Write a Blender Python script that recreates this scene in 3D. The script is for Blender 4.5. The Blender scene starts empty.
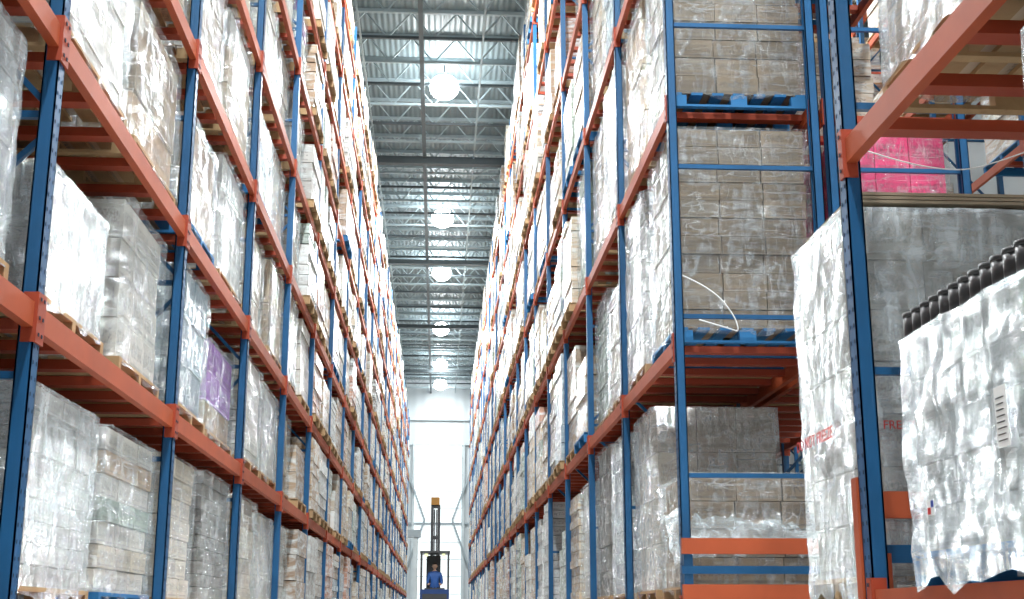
import bpy, bmesh, math, random
from mathutils import Vector, Matrix, noise
random.seed(7)
R = random.random
U = random.uniform
CAMZ = 1.8

# ------------------------------------------------------------------ materials
def newmat(name):
    m = bpy.data.materials.new(name); m.use_nodes = True
    nt = m.node_tree; nt.nodes.clear()
    out = nt.nodes.new('ShaderNodeOutputMaterial')
    return m, nt, out
def N(nt, t, **kw):
    n = nt.nodes.new(t)
    for k, v in kw.items():
        if k.startswith('i_'):
            n.inputs[k[2:].replace('_', ' ')].default_value = v
        else: setattr(n, k, v)
    return n
def simple(name, col, rough=0.5, metal=0.0, bump=0.0, bscale=30, var=0.15, coat=0.0, emit=None, estr=0):
    m, nt, out = newmat(name)
    p = N(nt, 'ShaderNodeBsdfPrincipled')
    p.inputs['Roughness'].default_value = rough
    p.inputs['Metallic'].default_value = metal
    p.inputs['Coat Weight'].default_value = coat
    tc = N(nt, 'ShaderNodeTexCoord')
    nz = N(nt, 'ShaderNodeTexNoise'); nz.inputs['Scale'].default_value = 3.0; nz.inputs['Detail'].default_value = 6
    nt.links.new(tc.outputs['Object'], nz.inputs['Vector'])
    mx = N(nt, 'ShaderNodeMix', data_type='RGBA')
    mx.inputs[6].default_value = tuple(c*(1-var) for c in col) + (1,)
    mx.inputs[7].default_value = tuple(min(1, c*(1+var)) for c in col) + (1,)
    nt.links.new(nz.outputs[0], mx.inputs[0])
    nt.links.new(mx.outputs[2], p.inputs['Base Color'])
    if bump:
        n2 = N(nt, 'ShaderNodeTexNoise'); n2.inputs['Scale'].default_value = bscale
        nt.links.new(tc.outputs['Object'], n2.inputs['Vector'])
        b = N(nt, 'ShaderNodeBump'); b.inputs['Strength'].default_value = bump; b.inputs['Distance'].default_value = 0.01
        nt.links.new(n2.outputs[0], b.inputs['Height']); nt.links.new(b.outputs[0], p.inputs['Normal'])
    if emit:
        p.inputs['Emission Color'].default_value = tuple(emit)+(1,)
        p.inputs['Emission Strength'].default_value = estr
    nt.links.new(p.outputs[0], out.inputs[0])
    return m

M_BLUE = simple('blue_steel', (0.007, 0.088, 0.22), 0.4, 0.1, var=0.35)
M_ORANGE = simple('orange_steel', (0.42, 0.078, 0.024), 0.5, 0.1, var=0.3)
M_DKOR = simple('orange_connector', (0.34, 0.048, 0.016), 0.5, 0.1)
M_SLOT = simple('slot_dark', (0.01, 0.02, 0.04), 0.8)
M_WOOD = simple('pallet_wood', (0.40, 0.26, 0.13), 0.8, bump=0.3, var=0.35)
M_BPAL = simple('blue_pallet_wood', (0.012, 0.15, 0.36), 0.7, var=0.3)
M_BLACK = simple('black_plastic', (0.015, 0.016, 0.018), 0.3, coat=0.3)
M_BOARD = simple('flat_cardboard', (0.36, 0.29, 0.20), 0.8)
M_LABEL = simple('paper_label', (0.8, 0.81, 0.8), 0.6, var=0.04)
M_RED = simple('red_print', (0.5, 0.02, 0.02), 0.5)
M_NAVY = simple('navy_print', (0.02, 0.06, 0.35), 0.5)

def carton_mat(name, haze_amt, coat):
    m, nt, out = newmat(name)
    L = nt.links.new
    p = N(nt, 'ShaderNodeBsdfPrincipled')
    at = N(nt, 'ShaderNodeAttribute', attribute_name='tint')
    uv = N(nt, 'ShaderNodeUVMap')
    sep = N(nt, 'ShaderNodeSeparateXYZ'); L(uv.outputs[0], sep.inputs[0])
    tc = N(nt, 'ShaderNodeTexCoord')
    def band(sock, lo, hi):
        a = N(nt, 'ShaderNodeMath', operation='GREATER_THAN'); L(sock, a.inputs[0]); a.inputs[1].default_value = lo
        b = N(nt, 'ShaderNodeMath', operation='LESS_THAN'); L(sock, b.inputs[0]); b.inputs[1].default_value = hi
        c = N(nt, 'ShaderNodeMath', operation='MULTIPLY'); L(a.outputs[0], c.inputs[0]); L(b.outputs[0], c.inputs[1])
        return c.outputs[0]
    def mul(a, b):
        c = N(nt, 'ShaderNodeMath', operation='MULTIPLY')
        L(a, c.inputs[0])
        if isinstance(b, (int, float)): c.inputs[1].default_value = b
        else: L(b, c.inputs[1])
        return c.outputs[0]
    bu = band(sep.outputs[0], .08, .92); bv = band(sep.outputs[1], .34, .74)
    mp = N(nt, 'ShaderNodeMapping'); mp.inputs['Scale'].default_value = (26, 6.5, 1); L(uv.outputs[0], mp.inputs[0])
    v = N(nt, 'ShaderNodeTexNoise'); v.inputs['Scale'].default_value = 1.6; v.inputs['Detail'].default_value = 2
    va = N(nt, 'ShaderNodeVectorMath', operation='ADD'); L(mp.outputs[0], va.inputs[0])
    sc = N(nt, 'ShaderNodeVectorMath', operation='SCALE'); L(at.outputs['Vector'], sc.inputs[0]); sc.inputs['Scale'].default_value = 40
    L(sc.outputs[0], va.inputs[1])
    L(va.outputs[0], v.inputs['Vector'])
    th = N(nt, 'ShaderNodeMath', operation='GREATER_THAN'); L(v.outputs[0], th.inputs[0]); th.inputs[1].default_value = 0.52
    pr = mul(mul(mul(bu, bv), th.outputs[0]), 0.5)
    bt = mul(mul(band(sep.outputs[1], .10, .18), bu), 0.35)
    ad = N(nt, 'ShaderNodeMath', operation='MAXIMUM'); L(pr, ad.inputs[0]); L(bt, ad.inputs[1])
    m1 = N(nt, 'ShaderNodeMix', data_type='RGBA'); L(ad.outputs[0], m1.inputs[0]); L(at.outputs[0], m1.inputs[6])
    m1.inputs[7].default_value = (0.05, 0.045, 0.05, 1)
    mp2 = N(nt, 'ShaderNodeMapping'); mp2.inputs['Scale'].default_value = (1.6, 1.6, 7.0); mp2.inputs['Rotation'].default_value = (0.25, 0.2, 0)
    L(tc.outputs['Object'], mp2.inputs[0])
    n2 = N(nt, 'ShaderNodeTexNoise'); n2.inputs['Scale'].default_value = 1.5; n2.inputs['Detail'].default_value = 6; n2.inputs['Roughness'].default_value = .65; n2.inputs['Distortion'].default_value = .8
    L(mp2.outputs[0], n2.inputs['Vector'])
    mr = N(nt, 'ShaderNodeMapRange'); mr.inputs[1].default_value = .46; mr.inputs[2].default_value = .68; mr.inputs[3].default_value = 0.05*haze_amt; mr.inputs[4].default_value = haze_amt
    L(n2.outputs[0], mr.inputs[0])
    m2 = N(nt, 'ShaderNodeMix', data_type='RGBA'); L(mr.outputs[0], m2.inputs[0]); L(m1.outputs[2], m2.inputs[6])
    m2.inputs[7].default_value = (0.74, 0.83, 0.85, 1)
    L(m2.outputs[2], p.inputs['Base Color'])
    p.inputs['Roughness'].default_value = 0.6
    p.inputs['Coat Weight'].default_value = coat; p.inputs['Coat Roughness'].default_value = 0.2
    b = N(nt, 'ShaderNodeBump'); b.inputs['Strength'].default_value = 1.0; b.inputs['Distance'].default_value = 0.09
    L(n2.outputs[0], b.inputs['Height']); L(b.outputs[0], p.inputs['Coat Normal'])
    L(p.outputs[0], out.inputs[0])
    return m
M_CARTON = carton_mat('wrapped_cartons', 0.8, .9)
M_CARTON_N = carton_mat('cartons_under_film', 0.08, .0)

def film_mat(name, base, hi, dif, lo_t=.9, hi_t=1.25, ridge=.7):
    m, nt, out = newmat(name); L = nt.links.new
    tc = N(nt, 'ShaderNodeTexCoord')
    mp = N(nt, 'ShaderNodeMapping'); mp.inputs['Scale'].default_value = (2.2, 2.2, 9); mp.inputs['Rotation'].default_value = (.35, .3, 0)
    L(tc.outputs['Object'], mp.inputs[0])
    n = N(nt, 'ShaderNodeTexNoise'); n.inputs['Scale'].default_value = 1.4; n.inputs['Detail'].default_value = 8; n.inputs['Roughness'].default_value = .7; n.inputs['Distortion'].default_value = 1.2
    L(mp.outputs[0], n.inputs['Vector'])
    mp3 = N(nt, 'ShaderNodeMapping'); mp3.inputs['Scale'].default_value = (7, 7, 2.0); mp3.inputs['Rotation'].default_value = (-.3, .4, 0)
    L(tc.outputs['Object'], mp3.inputs[0])
    n3 = N(nt, 'ShaderNodeTexNoise'); n3.inputs['Scale'].default_value = 1.3; n3.inputs['Detail'].default_value = 6; n3.inputs['Distortion'].default_value = 1.5
    L(mp3.outputs[0], n3.inputs['Vector'])
    hsum = N(nt, 'ShaderNodeMath', operation='ADD'); L(n.outputs[0], hsum.inputs[0]); L(n3.outputs[0], hsum.inputs[1])
    b = N(nt, 'ShaderNodeBump'); b.inputs['Strength'].default_value = 1.0; b.inputs['Distance'].default_value = 0.11
    L(hsum.outputs[0], b.inputs['Height'])
    mr = N(nt, 'ShaderNodeMapRange'); mr.inputs[1].default_value = lo_t; mr.inputs[2].default_value = hi_t; mr.inputs[3].default_value = base; mr.inputs[4].default_value = hi
    L(hsum.outputs[0], mr.inputs[0])
    fac = mr.outputs[0]
    for (sx, sz, rot, wdt, k) in ((.8, 7, (.5, .45, 0), .012, ridge), (5, 1.2, (-.5, .6, 0), .012, ridge*.7)):
        m4 = N(nt, 'ShaderNodeMapping'); m4.inputs['Scale'].default_value = (sx, sx, sz); m4.inputs['Rotation'].default_value = rot
        L(tc.outputs['Object'], m4.inputs[0])
        n4 = N(nt, 'ShaderNodeTexNoise'); n4.inputs['Scale'].default_value = 1.0; n4.inputs['Detail'].default_value = 3; n4.inputs['Distortion'].default_value = .6
        L(m4.outputs[0], n4.inputs['Vector'])
        s1 = N(nt, 'ShaderNodeMath', operation='SUBTRACT'); L(n4.outputs[0], s1.inputs[0]); s1.inputs[1].default_value = .5
        s2 = N(nt, 'ShaderNodeMath', operation='ABSOLUTE'); L(s1.outputs[0], s2.inputs[0])
        s3 = N(nt, 'ShaderNodeMapRange'); s3.inputs[1].default_value = 0; s3.inputs[2].default_value = wdt; s3.inputs[3].default_value = k; s3.inputs[4].default_value = 0
        L(s2.outputs[0], s3.inputs[0])
        s4 = N(nt, 'ShaderNodeMath', operation='MAXIMUM'); L(fac, s4.inputs[0]); L(s3.outputs[0], s4.inputs[1]); fac = s4.outputs[0]
    t = N(nt, 'ShaderNodeBsdfTransparent'); t.inputs[0].default_value = (.96, .98, .98, 1)
    g = N(nt, 'ShaderNodeBsdfGlossy'); g.inputs['Roughness'].default_value = .13; g.inputs[0].default_value = (.94, .98, 1, 1); L(b.outputs[0], g.inputs['Normal'])
    d = N(nt, 'ShaderNodeBsdfDiffuse'); d.inputs[0].default_value = (.74, .81, .83, 1)
    gd = N(nt, 'ShaderNodeMixShader'); gd.inputs[0].default_value = dif; L(g.outputs[0], gd.inputs[1]); L(d.outputs[0], gd.inputs[2])
    mx = N(nt, 'ShaderNodeMixShader'); L(fac, mx.inputs[0]); L(t.outputs[0], mx.inputs[1]); L(gd.outputs[0], mx.inputs[2])
    L(mx.outputs[0], out.inputs[0])
    return m
M_FILM = film_mat('stretch_film', .10, .64, .26, .96, 1.26, .65)
M_FILM_W = film_mat('stretch_film_heavy', .30, .88, .42, .90, 1.22, .8)

MATS = [M_BLUE, M_ORANGE, M_DKOR, M_SLOT, M_WOOD, M_BPAL, M_CARTON, M_CARTON_N, M_FILM, M_FILM_W, M_BLACK, M_BOARD, M_LABEL, M_RED, M_NAVY]
BLUE, ORANGE, DKOR, SLOT, WOOD, BPAL, CART, CARTN, FILM, FILMW, BLACK, BOARD, LABEL, RED, NAVY = range(15)

# ------------------------------------------------------------------ mesh builder
class MB:
    def __init__(s): s.v = []; s.f = []; s.m = []; s.uv = []; s.t = []; s.sm = []
    def hexa(s, P, mat, tint=(.5, .5, .5)):
        b = len(s.v); s.v.extend(P)
        for q in ((0, 3, 2, 1), (4, 5, 6, 7), (0, 1, 5, 4), (1, 2, 6, 5), (2, 3, 7, 6), (3, 0, 4, 7)):
            s.f.append(tuple(b+i for i in q)); s.m.append(mat); s.sm.append(False)
            s.uv.extend(((0, 0), (1, 0), (1, 1), (0, 1))); s.t.extend([tint]*4)
    def box(s, x0, x1, y0, y1, z0, z1, mat, tint=(.5, .5, .5)):
        s.hexa([(x0, y0, z0), (x1, y0, z0), (x1, y1, z0), (x0, y1, z0), (x0, y0, z1), (x1, y0, z1), (x1, y1, z1), (x0, y1, z1)], mat, tint)
    def bar(s, a, b, w, mat, h=None):
        a = Vector(a); b = Vector(b); d = (b-a).normalized(); h = h or w
        up = Vector((0, 0, 1)) if abs(d.z) < .95 else Vector((0, 1, 0))
        r = d.cross(up).normalized()*w/2; u = d.cross(r).normalized()*h/2
        s.hexa([tuple(p) for p in (a-r-u, a+r-u, a+r+u, a-r+u, b-r-u, b+r-u, b+r+u, b-r+u)], mat)
    def cyl(s, c, r, h, mat, n=12, r2=None):
        b = len(s.v); r2 = r if r2 is None else r2
        for k, (z, rr) in enumerate(((0, r), (h, r2))):
            for i in range(n):
                a = 2*math.pi*i/n; s.v.append((c[0]+rr*math.cos(a), c[1]+rr*math.sin(a), c[2]+z))
        for i in range(n):
            j = (i+1) % n
            s.f.append((b+i, b+j, b+n+j, b+n+i)); s.m.append(mat); s.sm.append(True); s.uv.extend([(0, 0)]*4); s.t.extend([(.5,)*3]*4)
        for q in (tuple(b+i for i in reversed(range(n))), tuple(b+n+i for i in range(n))):
            s.f.append(q); s.m.append(mat); s.sm.append(False); s.uv.extend([(0, 0)]*n); s.t.extend([(.5,)*3]*n)
    def lathe(s, c, prof, mat, n=20):
        b = len(s.v)
        for z, r in prof:
            for i in range(n):
                a = 2*math.pi*i/n; s.v.append((c[0]+r*math.cos(a), c[1]+r*math.sin(a), c[2]+z))
        for k in range(len(prof)-1):
            for i in range(n):
                j = (i+1) % n
                s.f.append((b+k*n+i, b+k*n+j, b+(k+1)*n+j, b+(k+1)*n+i)); s.m.append(mat); s.sm.append(True); s.uv.extend([(0, 0)]*4); s.t.extend([(.5,)*3]*4)
    def film(s, cx, cy, dx, dy, z0, z1, mat, amp=.02, n=56, rows=18, top=True, seed=0, off=.006, drop=.0):
        b = len(s.v); P = 2*(dx+dy); pts = []
        for i in range(n):
            q = P*i/n
            if q < dy: x, y, nx, ny = -dx/2, dy/2-q, -1, 0
            elif q < dy+dx: x, y, nx, ny = -dx/2+(q-dy), -dy/2, 0, -1
            elif q < 2*dy+dx: x, y, nx, ny = dx/2, -dy/2+(q-dy-dx), 1, 0
            else: x, y, nx, ny = dx/2-(q-2*dy-dx), dy/2, 0, 1
            pts.append((x, y, nx, ny))
        for k in range(rows+1):
            z = z0+(z1-z0)*k/rows
            for x, y, nx, ny in pts:
                nn = noise.noise(Vector((x*3+seed, y*3, z*9)))*.5+noise.noise(Vector((x*11+seed, y*11, z*6+7)))*.5
                o = off+amp*(nn+.45)
                zz = z+(noise.noise(Vector((x*5, y*5, seed)))*(.05+drop) if k == 0 else 0)
                s.v.append((cx+x+nx*o, cy+y+ny*o, zz))
        if top:
            for x, y, nx, ny in pts:
                s.v.append((cx+x*.72, cy+y*.72, z1+.02+noise.noise(Vector((x*5, y*5, seed)))*.02))
        R_ = rows+(1 if top else 0)
        for k in range(R_):
            for i in range(n):
                j = (i+1) % n
                s.f.append((b+k*n+i, b+k*n+j, b+(k+1)*n+j, b+(k+1)*n+i)); s.m.append(mat); s.sm.append(True)
                s.uv.extend([(0, 0)]*4); s.t.extend([(.5,)*3]*4)
    def build(s, name, origin=(0, 0, 0)):
        me = bpy.data.meshes.new(name)
        ox, oy, oz = origin
        vs = s.v if origin == (0, 0, 0) else [(x-ox, y-oy, z-oz) for x, y, z in s.v]
        me.from_pydata(vs, [], s.f)
        used = sorted(set(s.m)); rm = {u: i for i, u in enumerate(used)}
        for u in used: me.materials.append(MATS[u])
        me.polygons.foreach_set('material_index', [rm[x] for x in s.m])
        me.polygons.foreach_set('use_smooth', s.sm)
        ul = me.uv_layers.new(name='UVMap'); ul.data.foreach_set('uv', [c for p in s.uv for c in p])
        ca = me.color_attributes.new('tint', 'FLOAT_COLOR', 'CORNER')
        ca.data.foreach_set('color', [c for p in s.t for c in (p[0], p[1], p[2], 1)])
        me.update()
        o = bpy.data.objects.new(name, me); bpy.context.scene.collection.objects.link(o); o.location = origin
        return o

PAL = [(.48, .38, .27), (.34, .25, .16), (.60, .56, .50), (.44, .42, .39), (.33, .21, .12), (.54, .42, .28), (.70, .69, .66), (.20, .18, .16), (.46, .31, .18), (.26, .33, .38), (.50, .42, .32), (.40, .28, .17), (.56, .49, .40), (.62, .62, .60), (.45, .22, .14), (.30, .36, .30)]
def pallet(mb, cx, cy, z, dx, dy, mat, near=True):
    h = .14
    for k in (-1, 0, 1):
        y = cy+k*(dy/2-.03)
        if near:
            for j in (-1, 0, 1):
                x = cx+j*(dx/2-.07)
                mb.box(x-.07, x+.07, y-.03, y+.03, z+.02, z+h-.035, mat)
        else: mb.box(cx-dx/2, cx+dx/2, y-.03, y+.03, z+.02, z+h-.02, mat)
        mb.box(cx-dx/2, cx+dx/2, y-.03, y+.03, z+.001, z+.02, mat)
    nb = 7 if near else 3
    for i in range(nb):
        x = cx-dx/2+.05+(dx-.1)*i/(nb-1)
        mb.box(x-.05, x+.05, cy-dy/2, cy+dy/2, z+h-.035, z+h-.013, mat)
def load(mb, cx, cy, z, dx, dy, h, near, tint=None, pal=None, film=None, nz=None, ny=None, filmamp=.022, cart=None, top2=None, drop=.04):
    base = tint or random.choice(PAL)
    pm = pal if pal is not None else (BPAL if R() < .12 else WOOD)
    pallet(mb, cx, cy, z, dx, dy, pm, near)
    z0 = z+.14-.013; hh = h-.13
    nz = nz or max(2, round(hh/random.choice((.11, .15, .19, .24, .30, .42)))); ny = ny or random.choice((2, 3, 3, 4, 5)); nx = 3 if near else 1
    cm = cart if cart is not None else (CARTN if near else CART)
    dxx, dyy = dx-.07, dy-.07
    two = top2 or (random.choice(PAL) if R() < .3 else base)
    if tint and not top2: two = base
    mixed = not tint and R() < .15
    for k in range(nz):
        oy = U(-.014, .014); ox = U(-.014, .014)
        bt = two if k >= nz-2 and R() < .8 else base
        if mixed: bt = random.choice(PAL)
        for j in range(ny):
            for i in range(nx):
                if nx == 3 and ny > 2 and i == 1 and 0 < j < ny-1 and k < nz-1: continue
                if not near and k == nz-1 and R() < .06: continue
                t = U(.78, 1.15); c = tuple(min(.95, q*t) for q in bt)
                a = cx-dxx/2+dxx*i/nx+ox+U(0, .006); bx = cx-dxx/2+dxx*(i+1)/nx+ox-U(.002, .008)
                y0 = cy-dyy/2+dyy*j/ny+oy+U(0, .008); y1 = cy-dyy/2+dyy*(j+1)/ny+oy-U(.003, .012)
                mb.box(a, bx, y0, y1, z0+hh*k/nz+.003, z0+hh*(k+1)/nz-.005, cm, c)
    if near:
        fm = film if film is not None else (FILMW if R() < .25 else FILM)
        mb.film(cx, cy, dx-.03, dy-.03, z0-drop, z0+hh+.004, fm, amp=filmamp, seed=R()*50, drop=drop*.6)

def rack(name, xf, xb, ys, levels, top, nodiag=(), skipbays=(), near_y=15, supports=True):
    mb = MB(); sg = 1 if xb > xf else -1
    W = .10
    for y in ys:
        for x, s_ in ((xf, sg), (xb, -sg)):
            if y < near_y:
                t = .008
                a, b = sorted((x, x+s_*t)); mb.box(a, b, y-W/2, y+W/2, 0, top, BLUE)
                a, b = sorted((x, x+s_*.075))
                mb.box(a, b, y-W/2, y-W/2+t, 0, top, BLUE); mb.box(a, b, y+W/2-t, y+W/2, 0, top, BLUE)
                a, b = sorted((x+s_*.067, x+s_*.075))
                mb.box(a, b, y-W/2, y-W/2+.025, 0, top, BLUE); mb.box(a, b, y+W/2-.025, y+W/2, 0, top, BLUE)
                if x == xf:
                    z = 1.0
                    while z < min(top, 8):
                        a, b = sorted((x-s_*.0015, x))
                        for q in (-.025, .025): mb.box(a, b, y+q-.005, y+q+.005, z, z+.018, SLOT)
                        z += .075
            else:
                a, b = sorted((x, x+s_*.075)); mb.box(a, b, y-W/2+.01, y+W/2-.01, 0, top, BLUE)
            a, b = sorted((x-s_*.04, x+s_*.12)); mb.box(a, b, y-.08, y+.08, 0, .012, BLUE)
        z = .3; k = 0
        xa, xc = xf+sg*.05, xb-sg*.05
        while z < top-.2:
            mb.bar((xa, y, z), (xc, y, z), .035, BLUE)
            if (y not in nodiag) and z+1.25 < top:
                p, q = (xa, xc) if k % 2 else (xc, xa)
                mb.bar((p, y+.01, z+.05), (q, y+.01, z+1.2), .03, BLUE)
            z += 1.3; k += 1
    for bi in range(len(ys)-1):
        if bi in skipbays: continue
        y0, y1 = ys[bi]+W/2, ys[bi+1]-W/2
        for L in levels:
            for x, s_ in ((xf, sg), (xb, -sg)):
                a, b = sorted((x+s_*.005, x+s_*.055))
                mb.box(a, b, y0, y1, L-.12, L, ORANGE)
                a, b = sorted((x-s_*.012, x+s_*.06))
                for e0, e1 in ((y0-.05, y0+.010), (y1-.010, y1+.05)):
                    mb.box(a, b, e0, e1, L-.19, L+.05, DKOR)
                if ys[bi] < near_y:
                    for e in (y0-.025, y1+.025):
                        for dz in (-.15, -.07, .02):
                            a, b = sorted((x-s_*.016, x-s_*.012)); mb.box(a, b, e-.008, e+.008, L+dz-.008, L+dz+.008, SLOT)
            n = 6 if supports else 2
            for i in range(n):
                y = y0+(y1-y0)*(i+.5)/n
                a, b = sorted((xf+sg*.055, xb-sg*.055))
                mb.box(a, b, y-.05, y+.05, L-.06, L-.004, DKOR)
    return mb.build(name)

# ------------------------------------------------------------------ rack layout
A = 1.9; B = 1.9; D = 1.2; DR = 1.3
Lys = [-0.5+3.25*i for i in range(26)]
Llev = [CAMZ+.02+1.42*k for k in range(-1, 9)]
Rys_near = [-0.43, 2.62, 5.67]
Rys = [10.1+3.05*i for i in range(24)]
Rlev = [CAMZ+.12+2.09*k for k in range(0, 7)]
LT = Llev[-1]+1.0; RT = Rlev[-1]+1.3
BX = B+DR+.06
rack('pallet_rack', -A, -A-D, Lys, Llev, LT)
rack('pallet_rack', B, B+DR, Rys, Rlev, RT, nodiag=(Rys[0],))
rack('pallet_rack', B, B+DR, Rys_near, Rlev, RT, nodiag=(Rys_near[-1],))
rack('pallet_rack', BX+1.22, BX, Rys, Rlev, RT, near_y=11, supports=True)
rack('pallet_rack', -A-D-.12, -A-2*D-.12, Lys, Llev, LT, near_y=-9, supports=False)
rack('pallet_rack', 8.0, 9.1, Rys[:12], Rlev, RT, near_y=-9, supports=False)

def place_near(**k):
    mb = MB(); load(mb, near=True, **k)
    return mb.build('wrapped_pallet_load', (k['cx'], k['cy'], k['z']))

PURP = (.36, .13, .52)
far = MB()
for bi in range(len(Lys)-1):
    y0 = Lys[bi]
    for li, L in enumerate(Llev):
        for s_ in (0, 1):
            if R() < .03 and bi > 3: continue
            cy = y0+.05+.80+s_*1.55+U(-.03, .03)
            dy = U(1.15, 1.38); h = U(1.08, 1.24) if R() < .85 else U(.75, 1.0)
            if L == Llev[-1]: h = U(.8, 1.3)
            if cy < 17 and cy > 3 and L < 9.5 and L > .1:
                kw = {}
                if R() < .14: kw['top2'] = PURP
                place_near(cx=-A-.62+U(-.03, .03), cy=cy, z=L, dx=1.1, dy=dy, h=h, **kw)
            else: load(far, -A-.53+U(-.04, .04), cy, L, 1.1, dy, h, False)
far.build('palletized_cartons_stock')
far = MB()
for bi in range(len(Lys)-1):
    for L in Llev:
        for s_ in (0, 1):
            load(far, -A-D-.12-.58, Lys[bi]+.85+s_*1.56, L, 1.0, U(1.2, 1.35), U(.8, 1.15), False, ny=2, nz=3)
far.build('palletized_cartons_stock')

far = MB()
BRN = (.22, .155, .095)
for bi in range(len(Rys)-1):
    y0 = Rys[bi]
    for li, L in enumerate([0.0]+Rlev):
        for s_ in (0, 1):
            if R() < .04 and bi > 1: continue
            cy = y0+.07+.72+s_*1.46+U(-.03, .03)
            dy = U(1.12, 1.3); h = U(1.55, 1.86) if R() < .8 else U(1.1, 1.4)
            if L == 0: h = U(1.2, 1.55)
            kw = {}
            if bi == 0 and s_ == 0:
                cy = y0+.72; dy = 1.2
                if li == 1: h = 1.02; kw = dict(tint=(.28, .20, .13), nz=4, ny=3)
                if li == 2: h = 1.9; kw = dict(tint=BRN, pal=BPAL, nz=11, ny=3, film=FILM)
                if li == 3: h = 1.86; kw = dict(tint=BRN, pal=BPAL, nz=10, ny=3, film=FILM)
            if cy < 17 and L < 11 and L > 1:
                place_near(cx=B+.655+U(-.02, .03), cy=cy, z=L, dx=1.2, dy=dy, h=h, **kw)
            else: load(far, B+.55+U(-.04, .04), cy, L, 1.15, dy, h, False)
far.build('palletized_cartons_stock')
far = MB()
for bi in range(len(Rys)-1):
    for li, L in enumerate([0.0]+Rlev):
        for s_ in (0, 1):
            if bi == 0 and s_ == 0 and li in (2, 3): continue
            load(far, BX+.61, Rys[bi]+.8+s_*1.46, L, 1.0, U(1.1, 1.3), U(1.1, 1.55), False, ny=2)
far.build('palletized_cartons_stock')
far = MB()
for bi in range(11):
    for li, L in enumerate([0.0]+Rlev):
        for s_ in (0, 1):
            if R() < .2: continue
            load(far, 8.55, Rys[bi]+.8+s_*1.46, L, 1.0, 1.2, U(1.0, 1.6), False, ny=2)
far.build('palletized_cartons_stock')
place_near(cx=BX+.64, cy=10.85, z=Rlev[1], dx=1.0, dy=1.2, h=1.9, tint=(.85, .010, .16), nz=5, ny=3, film=FILM)

def near_right():
    z = Rlev[0]
    mb = MB()
    cx, cy, dx, dy = B+.55, 4.48, 1.14, 1.14
    load(mb, cx, cy, z, dx, dy, .98, True, tint=(.31, .33, .33), nz=5, ny=3, film=FILMW, filmamp=.035, drop=.10)
    zt = z+.98
    for i in range(12):
        for j in range(3):
            x = cx-dx/2+.06+j*.1; y = cy-dy/2+.05+i*.095
            mb.cyl((x, y, zt+.01), .045, .085, BLACK); mb.cyl((x, y, zt+.095), .047, .018, BLACK)
    xf = cx-dx/2-.045
    mb.box(xf-.002, xf, 4.00, 4.09, z+.42, z+.62, LABEL)
    for k in range(8): mb.box(xf-.003, xf-.002, 4.01+U(0, .02), 4.08, z+.44+k*.02, z+.444+k*.02, BLACK)
    mb.box(xf-.002, xf, 4.68, 4.75, z+.25, z+.31, LABEL)
    mb.box(xf-.003, xf-.002, 4.715, 4.745, z+.255, z+.28, RED); mb.box(xf-.003, xf-.002, 4.685, 4.71, z+.28, z+.305, NAVY)
    mb.build('wrapped_pallet_load', (cx, cy, z))
    C = B+.64
    place_near(cx=C-.06, cy=3.25, z=z, dx=1.14, dy=1.15, h=1.78, tint=(.4, .4, .38), film=FILMW)
    place_near(cx=C, cy=1.7, z=z, dx=1.14, dy=1.15, h=1.6)
    place_near(cx=C, cy=4.7, z=Rlev[1], dx=1.12, dy=1.15, h=1.6)
    place_near(cx=C, cy=3.35, z=Rlev[1], dx=1.12, dy=1.15, h=1.7)
    place_near(cx=C, cy=4.7, z=Rlev[2], dx=1.12, dy=1.15, h=1.7)
    place_near(cx=C, cy=3.35, z=Rlev[2], dx=1.12, dy=1.15, h=1.6)
    for cy in (4.6, 3.3): place_near(cx=C, cy=cy, z=0, dx=1.12, dy=1.1, h=1.5)
near_right()

mb = MB()
cx, cy, dx, dy = B+.66, 6.34, 1.2, .92
load(mb, cx, cy, 0, dx, dy, 1.85, True, tint=(.33, .32, .30), nz=6, ny=3, film=FILMW, filmamp=.03, drop=.1)
load(mb, cx, cy, 1.86, dx, dy, 1.90, True, tint=(.34, .31, .26), nz=7, ny=3, film=FILMW, filmamp=.03, drop=.12)
for k in range(3):
    mb.box(cx-.5+U(-.05, .05), cx+.5+U(-.05, .1), cy-.42, cy+.42+U(-.1, .05), 3.80+k*.02, 3.815+k*.02, BOARD)
st = mb.build('wrapped_pallet_stack', (cx, cy, 0))
mb = MB()
load(mb, cx+1.35, cy, 0, dx, dy, 1.85, True, tint=(.10, .10, .10), nz=6, ny=3, film=FILM)
load(mb, cx+1.35, cy, 1.86, dx, dy, 1.96, True, tint=(.05, .055, .055), nz=6, ny=3, film=FILM)
for k in range(7):
    mb.box(cx+.75+.12*(k % 2), cx+1.9, cy-.42-U(0, .08), cy+.42, 3.84+k*.024, 3.86+k*.024, BOARD)
mb.build('wrapped_pallet_stack', (cx+1.35, cy, 0))

def text_obj(body, size, mat, M, parent, name, ext=.001):
    c = bpy.data.curves.new(name, 'FONT'); c.body = body; c.size = size; c.extrude = ext
    c.materials.append(mat); o = bpy.data.objects.new(name, c); bpy.context.scene.collection.objects.link(o)
    o.parent = parent; o.matrix_parent_inverse = parent.matrix_world.inverted(); o.matrix_world = M
    return o
bpy.context.view_layer.update()
MA = Matrix(((0, 0, -1, cx-dx/2-.035), (-1, 0, 0, cy+dy/2-.02), (0, 1, 0, CAMZ+.86), (0, 0, 0, 1)))
text_obj('DO NOT FREEZE', .085, M_RED, MA, st, 'tape_print_side')
MF = Matrix(((1, 0, 0, cx-dx/2+.115), (0, 0, -1, cy-dy/2-.035), (0, 1, 0, CAMZ+.86), (0, 0, 0, 1)))
text_obj('FREEZE  DO NOT FREEZE', .058, M_RED, MF, st, 'tape_print_front')

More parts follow.
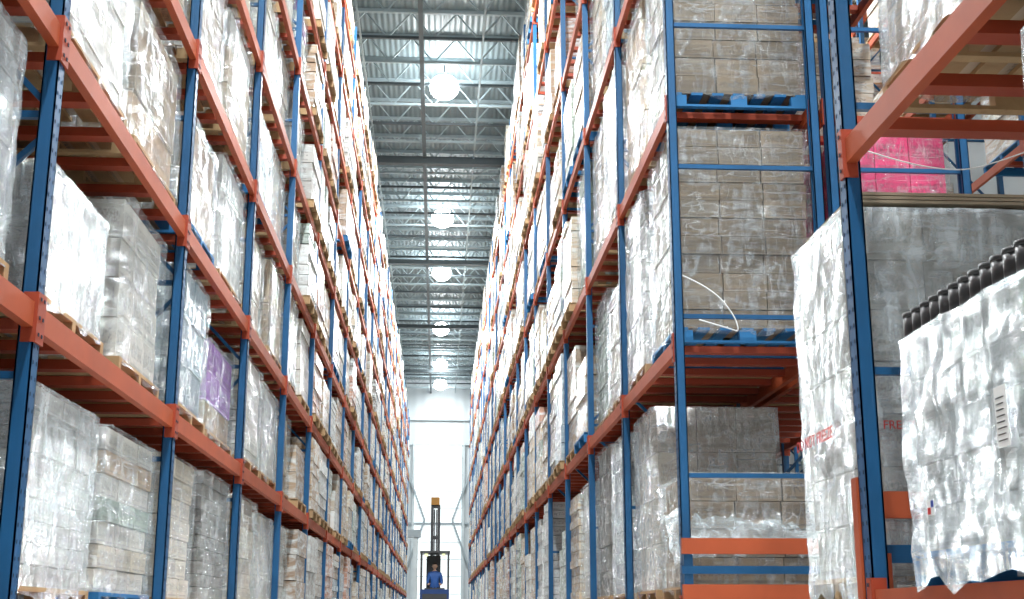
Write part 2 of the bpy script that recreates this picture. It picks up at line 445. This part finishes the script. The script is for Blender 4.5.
mb = MB()
for z in (CAMZ+.19, CAMZ+.54):
    mb.box(B-.02, B+DR+.04, 9.93, 9.99, z-.06, z+.06, ORANGE)
mb.box(B-.02, B+DR+.04, 9.96, 10.0, CAMZ+.33, CAMZ+.39, BLUE)
for x in (B+.0, B+DR-.07):
    mb.box(x, x+.07, 9.98, 10.04, 0, CAMZ+.6, BLUE)
mb.build('rack_end_guard')
mb = MB()
for z in (.4, .9, 1.4):
    mb.box(B-.02, B+DR, 5.74, 5.79, z-.06, z+.06, ORANGE)
mb.box(B-.01, B+.03, 5.73, 5.80, 0, CAMZ+.62, ORANGE)
mb.box(B+.06, B+.12, 5.70, 5.73, 0, CAMZ+.28, ORANGE)
mb.box(B+.02, B+DR, 5.75, 5.79, CAMZ+.02, CAMZ+.1, BLUE); mb.box(B+.02, B+DR, 5.75, 5.79, CAMZ+.24, CAMZ+.32, BLUE)
mb.box(B+.08, B+DR, 5.75, 5.80, CAMZ+.44, CAMZ+.56, ORANGE)
mb.build('rack_end_guard')

def sheet(name, x0, x1, y0, y1, zf, amp, seed, nx=46, ny=30, mat=FILMW):
    mb = MB()
    for i in range(nx+1):
        for j in range(ny+1):
            u, v = i/nx, j/ny
            x = x0+(x1-x0)*u; y = y0+(y1-y0)*v
            w = noise.noise(Vector((x*4+seed, y*4, 1)))*.6+noise.noise(Vector((x*10+seed, y*10, 4)))*.4+noise.noise(Vector((x*22, y*22, 9)))*.2
            z = zf(u, v)+amp*w
            mb.v.append((x+.05*noise.noise(Vector((y*6, z*6, seed))), y-.04*noise.noise(Vector((x*7, z*7, seed))), z))
    for i in range(nx):
        for j in range(ny):
            q = i*(ny+1)+j
            mb.f.append((q, q+ny+1, q+ny+2, q+1)); mb.m.append(mat); mb.sm.append(True); mb.uv.extend([(0, 0)]*4); mb.t.extend([(.5,)*3]*4)
    return mb.build(name)
sheet('plastic_sheeting', B-.08, B+DR, 10.04, 10.75, lambda u, v: CAMZ+.50+.40*min(1, v*2.2)-.14*(1-min(1, u*6)), .18, 3)

def strand(name, pts, r, mat):
    c = bpy.data.curves.new(name, 'CURVE'); c.dimensions = '3D'; c.bevel_depth = r
    s = c.splines.new('NURBS'); s.points.add(len(pts)-1); s.use_endpoint_u = True; s.order_u = 3
    for p, q in zip(s.points, pts): p.co = (*q, 1)
    c.materials.append(mat); o = bpy.data.objects.new(name, c); bpy.context.scene.collection.objects.link(o)
strand('loose_film_strand', [(1.98, 10.1, CAMZ+2.75), (2.2, 10.0, CAMZ+2.62), (2.38, 10.0, CAMZ+2.4), (2.42, 10.0, CAMZ+2.25), (2.36, 10.02, CAMZ+2.28), (2.1, 10.04, CAMZ+2.36)], .005, M_LABEL)
strand('hanging_strap', [(2.0, 5.6, CAMZ+2.15), (2.3, 5.5, CAMZ+2.0), (2.6, 5.45, CAMZ+2.05), (2.95, 5.4, CAMZ+2.2)], .003, M_LABEL)

# ------------------------------------------------------------------ room
def box_obj(name, x0, x1, y0, y1, z0, z1, mat):
    me = bpy.data.meshes.new(name); bm = bmesh.new(); bmesh.ops.create_cube(bm, size=1)
    for v in bm.verts: v.co = ((x0+x1)/2+v.co.x*(x1-x0), (y0+y1)/2+v.co.y*(y1-y0), (z0+z1)/2+v.co.z*(z1-z0))
    bm.to_mesh(me); bm.free(); me.materials.append(mat)
    o = bpy.data.objects.new(name, me); bpy.context.scene.collection.objects.link(o); return o
CZ = CAMZ+15.6; FY = 85
M_FLOOR = simple('concrete_floor', (.5, .49, .47), .35, bump=.1, var=.12)
def ribbed(name, col, axis, scale):
    m, nt, out = newmat(name); L = nt.links.new
    tc = N(nt, 'ShaderNodeTexCoord'); w = N(nt, 'ShaderNodeTexWave', bands_direction=axis); w.inputs['Scale'].default_value = scale
    L(tc.outputs['Object'], w.inputs['Vector'])
    p = N(nt, 'ShaderNodeBsdfPrincipled'); p.inputs['Base Color'].default_value = (*col, 1); p.inputs['Roughness'].default_value = .5
    b = N(nt, 'ShaderNodeBump'); b.inputs['Strength'].default_value = .6; b.inputs['Distance'].default_value = .03
    L(w.outputs[0], b.inputs['Height']); L(b.outputs[0], p.inputs['Normal']); L(p.outputs[0], out.inputs[0]); return m
M_CEIL = ribbed('steel_deck', (.20, .26, .28), 'X', 2.0)
M_WALL = ribbed('insulated_panel', (.55, .60, .62), 'X', .5)
M_TRUSS = simple('joist_steel', (.34, .42, .45), .5, .2)
M_TRUSSD = simple('girder_steel', (.07, .09, .10), .5, .2)
box_obj('floor', -14, 14, -12, FY, -.2, 0, M_FLOOR)
box_obj('ceiling', -14, 14, -12, FY, CZ, CZ+.2, M_CEIL)
box_obj('wall_far', -14, 14, FY, FY+.2, 0, CZ, M_WALL)
box_obj('wall_left', -14.2, -14, -12, FY, 0, CZ, M_WALL)
box_obj('wall_right', 14, 14.2, -12, FY, 0, CZ, M_WALL)
M_DOOR = simple('translucent_door', (.9, .95, .95), .5, emit=(.88, .98, 1), estr=.55, var=.02)
M_FRAME = simple('door_frame_steel', (.32, .38, .41), .5)
M_FRAMEL = simple('door_frame_light', (.55, .62, .64), .5)
box_obj('door_1', -1.65, 1.5, FY-.12, FY-.02, 0, 13.0, M_DOOR)
MATS += [M_FRAME, M_TRUSS, M_TRUSSD, M_FRAMEL]; FRAME, TRUSS, TRUSSD, FRAMEL = 15, 16, 17, 18
mb = MB()
for z in (2.5, 7.8): mb.box(-2.2, 2.0, FY-.2, FY-.12, z-.06, z+.06, FRAME)
mb.box(-2.4, 2.2, FY-.2, FY-.12, 12.95, 13.15, FRAMEL); mb.box(-2.4, 2.2, FY-.2, FY-.12, 14.6, 14.75, FRAMEL)
for k in range(1, 12): mb.box(-1.62, 1.52, FY-.135, FY-.12, k*1.1-.02, k*1.1+.02, FRAMEL)
for x in (-1.75, 1.55): mb.box(x, x+.15, FY-.25, FY-.12, 0, 13.2, FRAMEL)
for s in (-1, 1):
    mb.bar((s*2.2, FY-.4, 11.5), (s*.9, FY-.4, 8.0), .12, FRAME)
    mb.bar((s*.9, FY-.4, 8.0), (s*2.2, FY-.4, 4.5), .12, FRAME)
mb.build('trim_1')

mb = MB(); y = -11; kk = 0
XW = 7.5
while y < FY-.5:
    zt, zb = CZ-.06, CZ-.85
    mb.box(-XW, XW, y-.05, y+.05, zt-.05, zt+.055, TRUSS)
    mb.box(-XW, XW, y-.045, y+.045, zb, zb+.07, TRUSS if kk % 2 else TRUSSD)
    x = -XW; k = 0
    while x < XW-.01:
        a, b_ = ((zb+.03, zt-.03) if k % 2 == 0 else (zt-.03, zb+.03))
        mb.bar((x, y, a), (x+.6, y, b_), .035, TRUSS); x += .6; k += 1
    y += 1.5; kk += 1
for x in (-4.2, -.62, 3.4):
    mb.box(x-.06, x+.06, -11, FY, CZ-.96, CZ-.86, TRUSSD)
for x in (-2.2, 1.0):
    mb.box(x-.025, x+.025, -11, FY, CZ-.9, CZ-.86, TRUSS)
mb.build('roof_joists')
mb = MB()
y = 3.0
while y < FY:
    mb.box(-XW, XW, y-.14, y+.14, CZ-1.15, CZ-.97, TRUSSD); y += 12.25
mb.build('roof_girders')

M_GLOW = simple('lamp_lens', (1, 1, 1), .4, emit=(.95, .99, 1), estr=60, var=0)
MATS.append(M_GLOW); GLOW = len(MATS)-1
def lamp(x, y, z, P):
    mb = MB()
    mb.cyl((x, y, z+.30), .2, .10, TRUSS, 20, .10)
    r = .42; mb.lathe((x, y, z), [(-r*math.cos(t)*.85, max(.001, r*math.sin(t))) for t in [math.pi*.88*i/9 for i in range(10)]], GLOW, 24)
    mb.bar((x, y, z+.4), (x, y, CZ-.15), .03, TRUSSD)
    o = mb.build('high_bay_lamp', (x, y, z))
    l = bpy.data.lights.new('lamp_light', 'AREA'); l.shape = 'DISK'; l.size = .5; l.energy = P; l.color = (.95, .99, 1)
    lo = bpy.data.objects.new('lamp_light', l); bpy.context.scene.collection.objects.link(lo)
    lo.parent = o; lo.location = (0, 0, -.37)
for y, P in ((-7, 1600), (2.5, 1600), (12, 1600), (23, 1700), (34.1, 1700), (46.5, 1700), (54.4, 1700), (65.7, 1700), (75.5, 1000), (82.2, 300)):
    lamp(0.0, y, CAMZ+14.75, P)
for y in (7.8, 24, 42): lamp(6.4, y, CAMZ+14.75, 1400)
lamp(2.6, 8.0, CAMZ+14.75, 400)

# ------------------------------------------------------------------ turret truck
M_YEL = simple('truck_orange', (.42, .20, .03), .5); M_DK = simple('truck_dark', (.05, .055, .06), .4)
M_LIT = simple('beacon', (.9, .9, .3), .3, emit=(.8, 1, .5), estr=.8)
M_TBL = simple('truck_blue_panel', (.01, .05, .2), .4)
MATS += [M_YEL, M_DK, M_LIT, M_TBL]; YEL, DK, LIT, TBL = range(len(MATS)-4, len(MATS))
TY = 46; TX = -.1
mb = MB()
mb.box(TX-.62, TX+.62, TY+.5, TY+2.9, .12, 1.0, YEL); mb.box(TX-.55, TX+.55, TY+.6, TY+2.8, 1.0, 1.25, DK)
for x in (-.5, .5):
    for y in (.9, 2.5):
        b = len(mb.v); n = 16
        for s_ in (-.08, .08):
            for i in range(n):
                a = 2*math.pi*i/n; mb.v.append((TX+x+s_, TY+y+.2*math.cos(a), .2+.2*math.sin(a)))
        for i in range(n):
            j = (i+1) % n; mb.f.append((b+i, b+j, b+n+j, b+n+i)); mb.m.append(DK); mb.sm.append(True); mb.uv.extend([(0, 0)]*4); mb.t.extend([(.5,)*3]*4)
        for q in (tuple(b+i for i in range(n)), tuple(b+n+i for i in range(n))):
            mb.f.append(q); mb.m.append(DK); mb.sm.append(False); mb.uv.extend([(0, 0)]*n); mb.t.extend([(.5,)*3]*n)
for x in (-.12, .12):
    mb.box(TX+x-.05, TX+x+.05, TY+.55, TY+.75, .1, 5.75, DK)
    mb.box(TX+x-.035, TX+x+.035, TY+.4, TY+.55, .5, 5.5, DK)
for z in (1.5, 3.2, 4.6, 5.7): mb.box(TX-.17, TX+.17, TY+.58, TY+.72, z-.06, z+.06, DK)
mb.box(TX-.17, TX+.14, TY+.45, TY+.75, 5.75, 6.02, YEL)
for x in (-.04, .04): mb.cyl((TX+x, TY+.65, .5), .025, 5.1, DK)
mb.box(TX-.5, TX+.5, TY-1.0, TY+.4, 1.75, 1.88, DK)
for x in (-.47, .47):
    for y in (-.95, .33): mb.box(TX+x-.03, TX+x+.03, TY+y-.03, TY+y+.03, 1.88, 4.0, DK)
mb.box(TX-.52, TX+.52, TY-1.0, TY+.4, 3.98, 4.05, DK)
mb.box(TX-.5, TX+.5, TY-1.0, TY-.94, 1.88, 2.75, TBL)
mb.box(TX-.42, TX+.42, TY-1.02, TY-1.0, 1.95, 2.6, DK)
mb.box(TX-.35, TX+.35, TY-.9, TY-.75, 2.55, 2.8, DK)
mb.box(TX-.3, TX+.2, TY+.36, TY+.4, 1.88, 3.95, DK)
for x in (-.3, .3):
    mb.box(TX+x-.05, TX+x+.05, TY-1.06, TY-1.0, 3.86, 3.95, LIT)
mb.box(TX-.75, TX-.6, TY-1.2, TY-.8, 2.0, 4.6, FRAMEL); mb.box(TX-.95, TX-.5, TY-1.25, TY-.9, 4.5, 4.75, FRAME)
mb.box(TX-.6, TX+.6, TY-1.3, TY-1.2, 1.7, 1.85, DK)
for x in (-.35, .35): mb.box(TX+x-.06, TX+x+.06, TY-2.4, TY-1.2, 1.68, 1.73, DK)
mb.build('turret_forklift', (TX, TY, 0))

M_SKIN = simple('skin', (.6, .38, .28), .5, var=.05); M_VEST = simple('blue_work_jacket', (.02, .10, .36), .6)
M_PANT = simple('dark_trousers', (.03, .04, .07), .8); M_HAIR = simple('dark_hair', (.03, .02, .015), .8)
def person(ox, oy, oz):
    J = []; E = []
    def j(p, r): J.append((p, r)); return len(J)-1
    def chain(st, pts):
        for p, r in pts:
            i = j(p, r); E.append((st, i)); st = i
        return st
    pel = j((0, 0, .95), .15)
    ch = chain(pel, [((0, 0, 1.15), .14), ((0, 0, 1.38), .16)])
    nk = chain(ch, [((0, 0, 1.50), .07), ((0, -.01, 1.58), .055)])
    for s in (-1, 1):
        w = chain(ch, [((s*.19, 0, 1.41), .075), ((s*.25, -.02, 1.12), .055), ((s*.2, -.25, 1.05), .04), ((s*.19, -.33, 1.06), .03)])
        for k, ln in enumerate((.07, .085, .09, .08, .06)):
            if k == 0: chain(w, [((s*.15, -.34, 1.08), .009), ((s*.14, -.37, 1.08), .008)])
            else:
                xx = s*(.165+.018*k); chain(w, [((xx, -.36, 1.06), .009), ((xx, -.36-ln*.6, 1.05), .008), ((xx, -.36-ln, 1.02), .007)])
        chain(pel, [((s*.1, 0, .86), .10), ((s*.12, -.02, .5), .065), ((s*.12, .02, .1), .045), ((s*.13, -.14, .04), .04)])
    me = bpy.data.meshes.new('operator_person'); me.from_pydata([p for p, r in J], E, [])
    o = bpy.data.objects.new('operator_person', me); bpy.context.scene.collection.objects.link(o)
    o.location = (ox, oy, oz)
    me.materials.append(M_VEST)
    sk = o.modifiers.new('s', 'SKIN'); sub = o.modifiers.new('d', 'SUBSURF'); sub.levels = sub.render_levels = 2
    for i, (p, r) in enumerate(J): me.skin_vertices[0].data[i].radius = (r, r*.85 if i < 3 else r)
    me.skin_vertices[0].data[0].use_root = True
    dg = bpy.context.evaluated_depsgraph_get(); ev = o.evaluated_get(dg); m2 = bpy.data.meshes.new_from_object(ev)
    o.modifiers.clear(); o.data = m2; m2.materials.clear()
    for m in (M_VEST, M_PANT, M_SKIN): m2.materials.append(m)
    for f in m2.polygons:
        c = f.center; f.use_smooth = True
        f.material_index = 1 if c.z < .95 else (2 if c.z > 1.5 or c.y < -.28 else 0)
    bm = bmesh.new(); bmesh.ops.create_uvsphere(bm, u_segments=20, v_segments=14, radius=.1)
    for v in bm.verts:
        v.co.z *= 1.2; v.co.x *= .82
        if v.co.y < 0 and v.co.z < 0: v.co.x *= .9
    for s in (-1, 1):
        bmesh.ops.create_uvsphere(bm, u_segments=8, v_segments=6, radius=.014, matrix=Matrix.Translation((s*.032, -.09, .0)))
        bmesh.ops.create_uvsphere(bm, u_segments=8, v_segments=6, radius=.022, matrix=Matrix.Translation((s*.084, 0, -.01)))
    bmesh.ops.create_cone(bm, segments=8, radius1=.018, radius2=.006, depth=.05, cap_ends=True, matrix=Matrix.Translation((0, -.102, -.025)))
    hm = bpy.data.meshes.new('head'); 
    for f in bm.faces:
        c = f.calc_center_median(); f.smooth = True; f.material_index = 1 if (c.z > .045 or (c.y > .02 and c.z > -.04)) else 0
    bm.to_mesh(hm); bm.free(); hm.materials.append(M_SKIN); hm.materials.append(M_HAIR)
    h = bpy.data.objects.new('head', hm); bpy.context.scene.collection.objects.link(h); h.parent = o; h.location = (0, -.02, 1.68)
person(TX, TY-.35, 1.88)

w = bpy.data.worlds.new('world'); bpy.context.scene.world = w; w.use_nodes = True
w.node_tree.nodes['Background'].inputs[0].default_value = (.9, .97, 1, 1)
w.node_tree.nodes['Background'].inputs[1].default_value = 0.95
cam = bpy.data.cameras.new('camera'); co = bpy.data.objects.new('camera', cam); bpy.context.scene.collection.objects.link(co)
co.location = (0, 0, CAMZ); co.rotation_euler = (math.radians(104), 0, math.radians(-3.26))
cam.lens = 44.9; cam.sensor_width = 36; cam.clip_end = 300
bpy.context.scene.camera = co
bpy.context.scene.view_settings.view_transform = 'Standard'
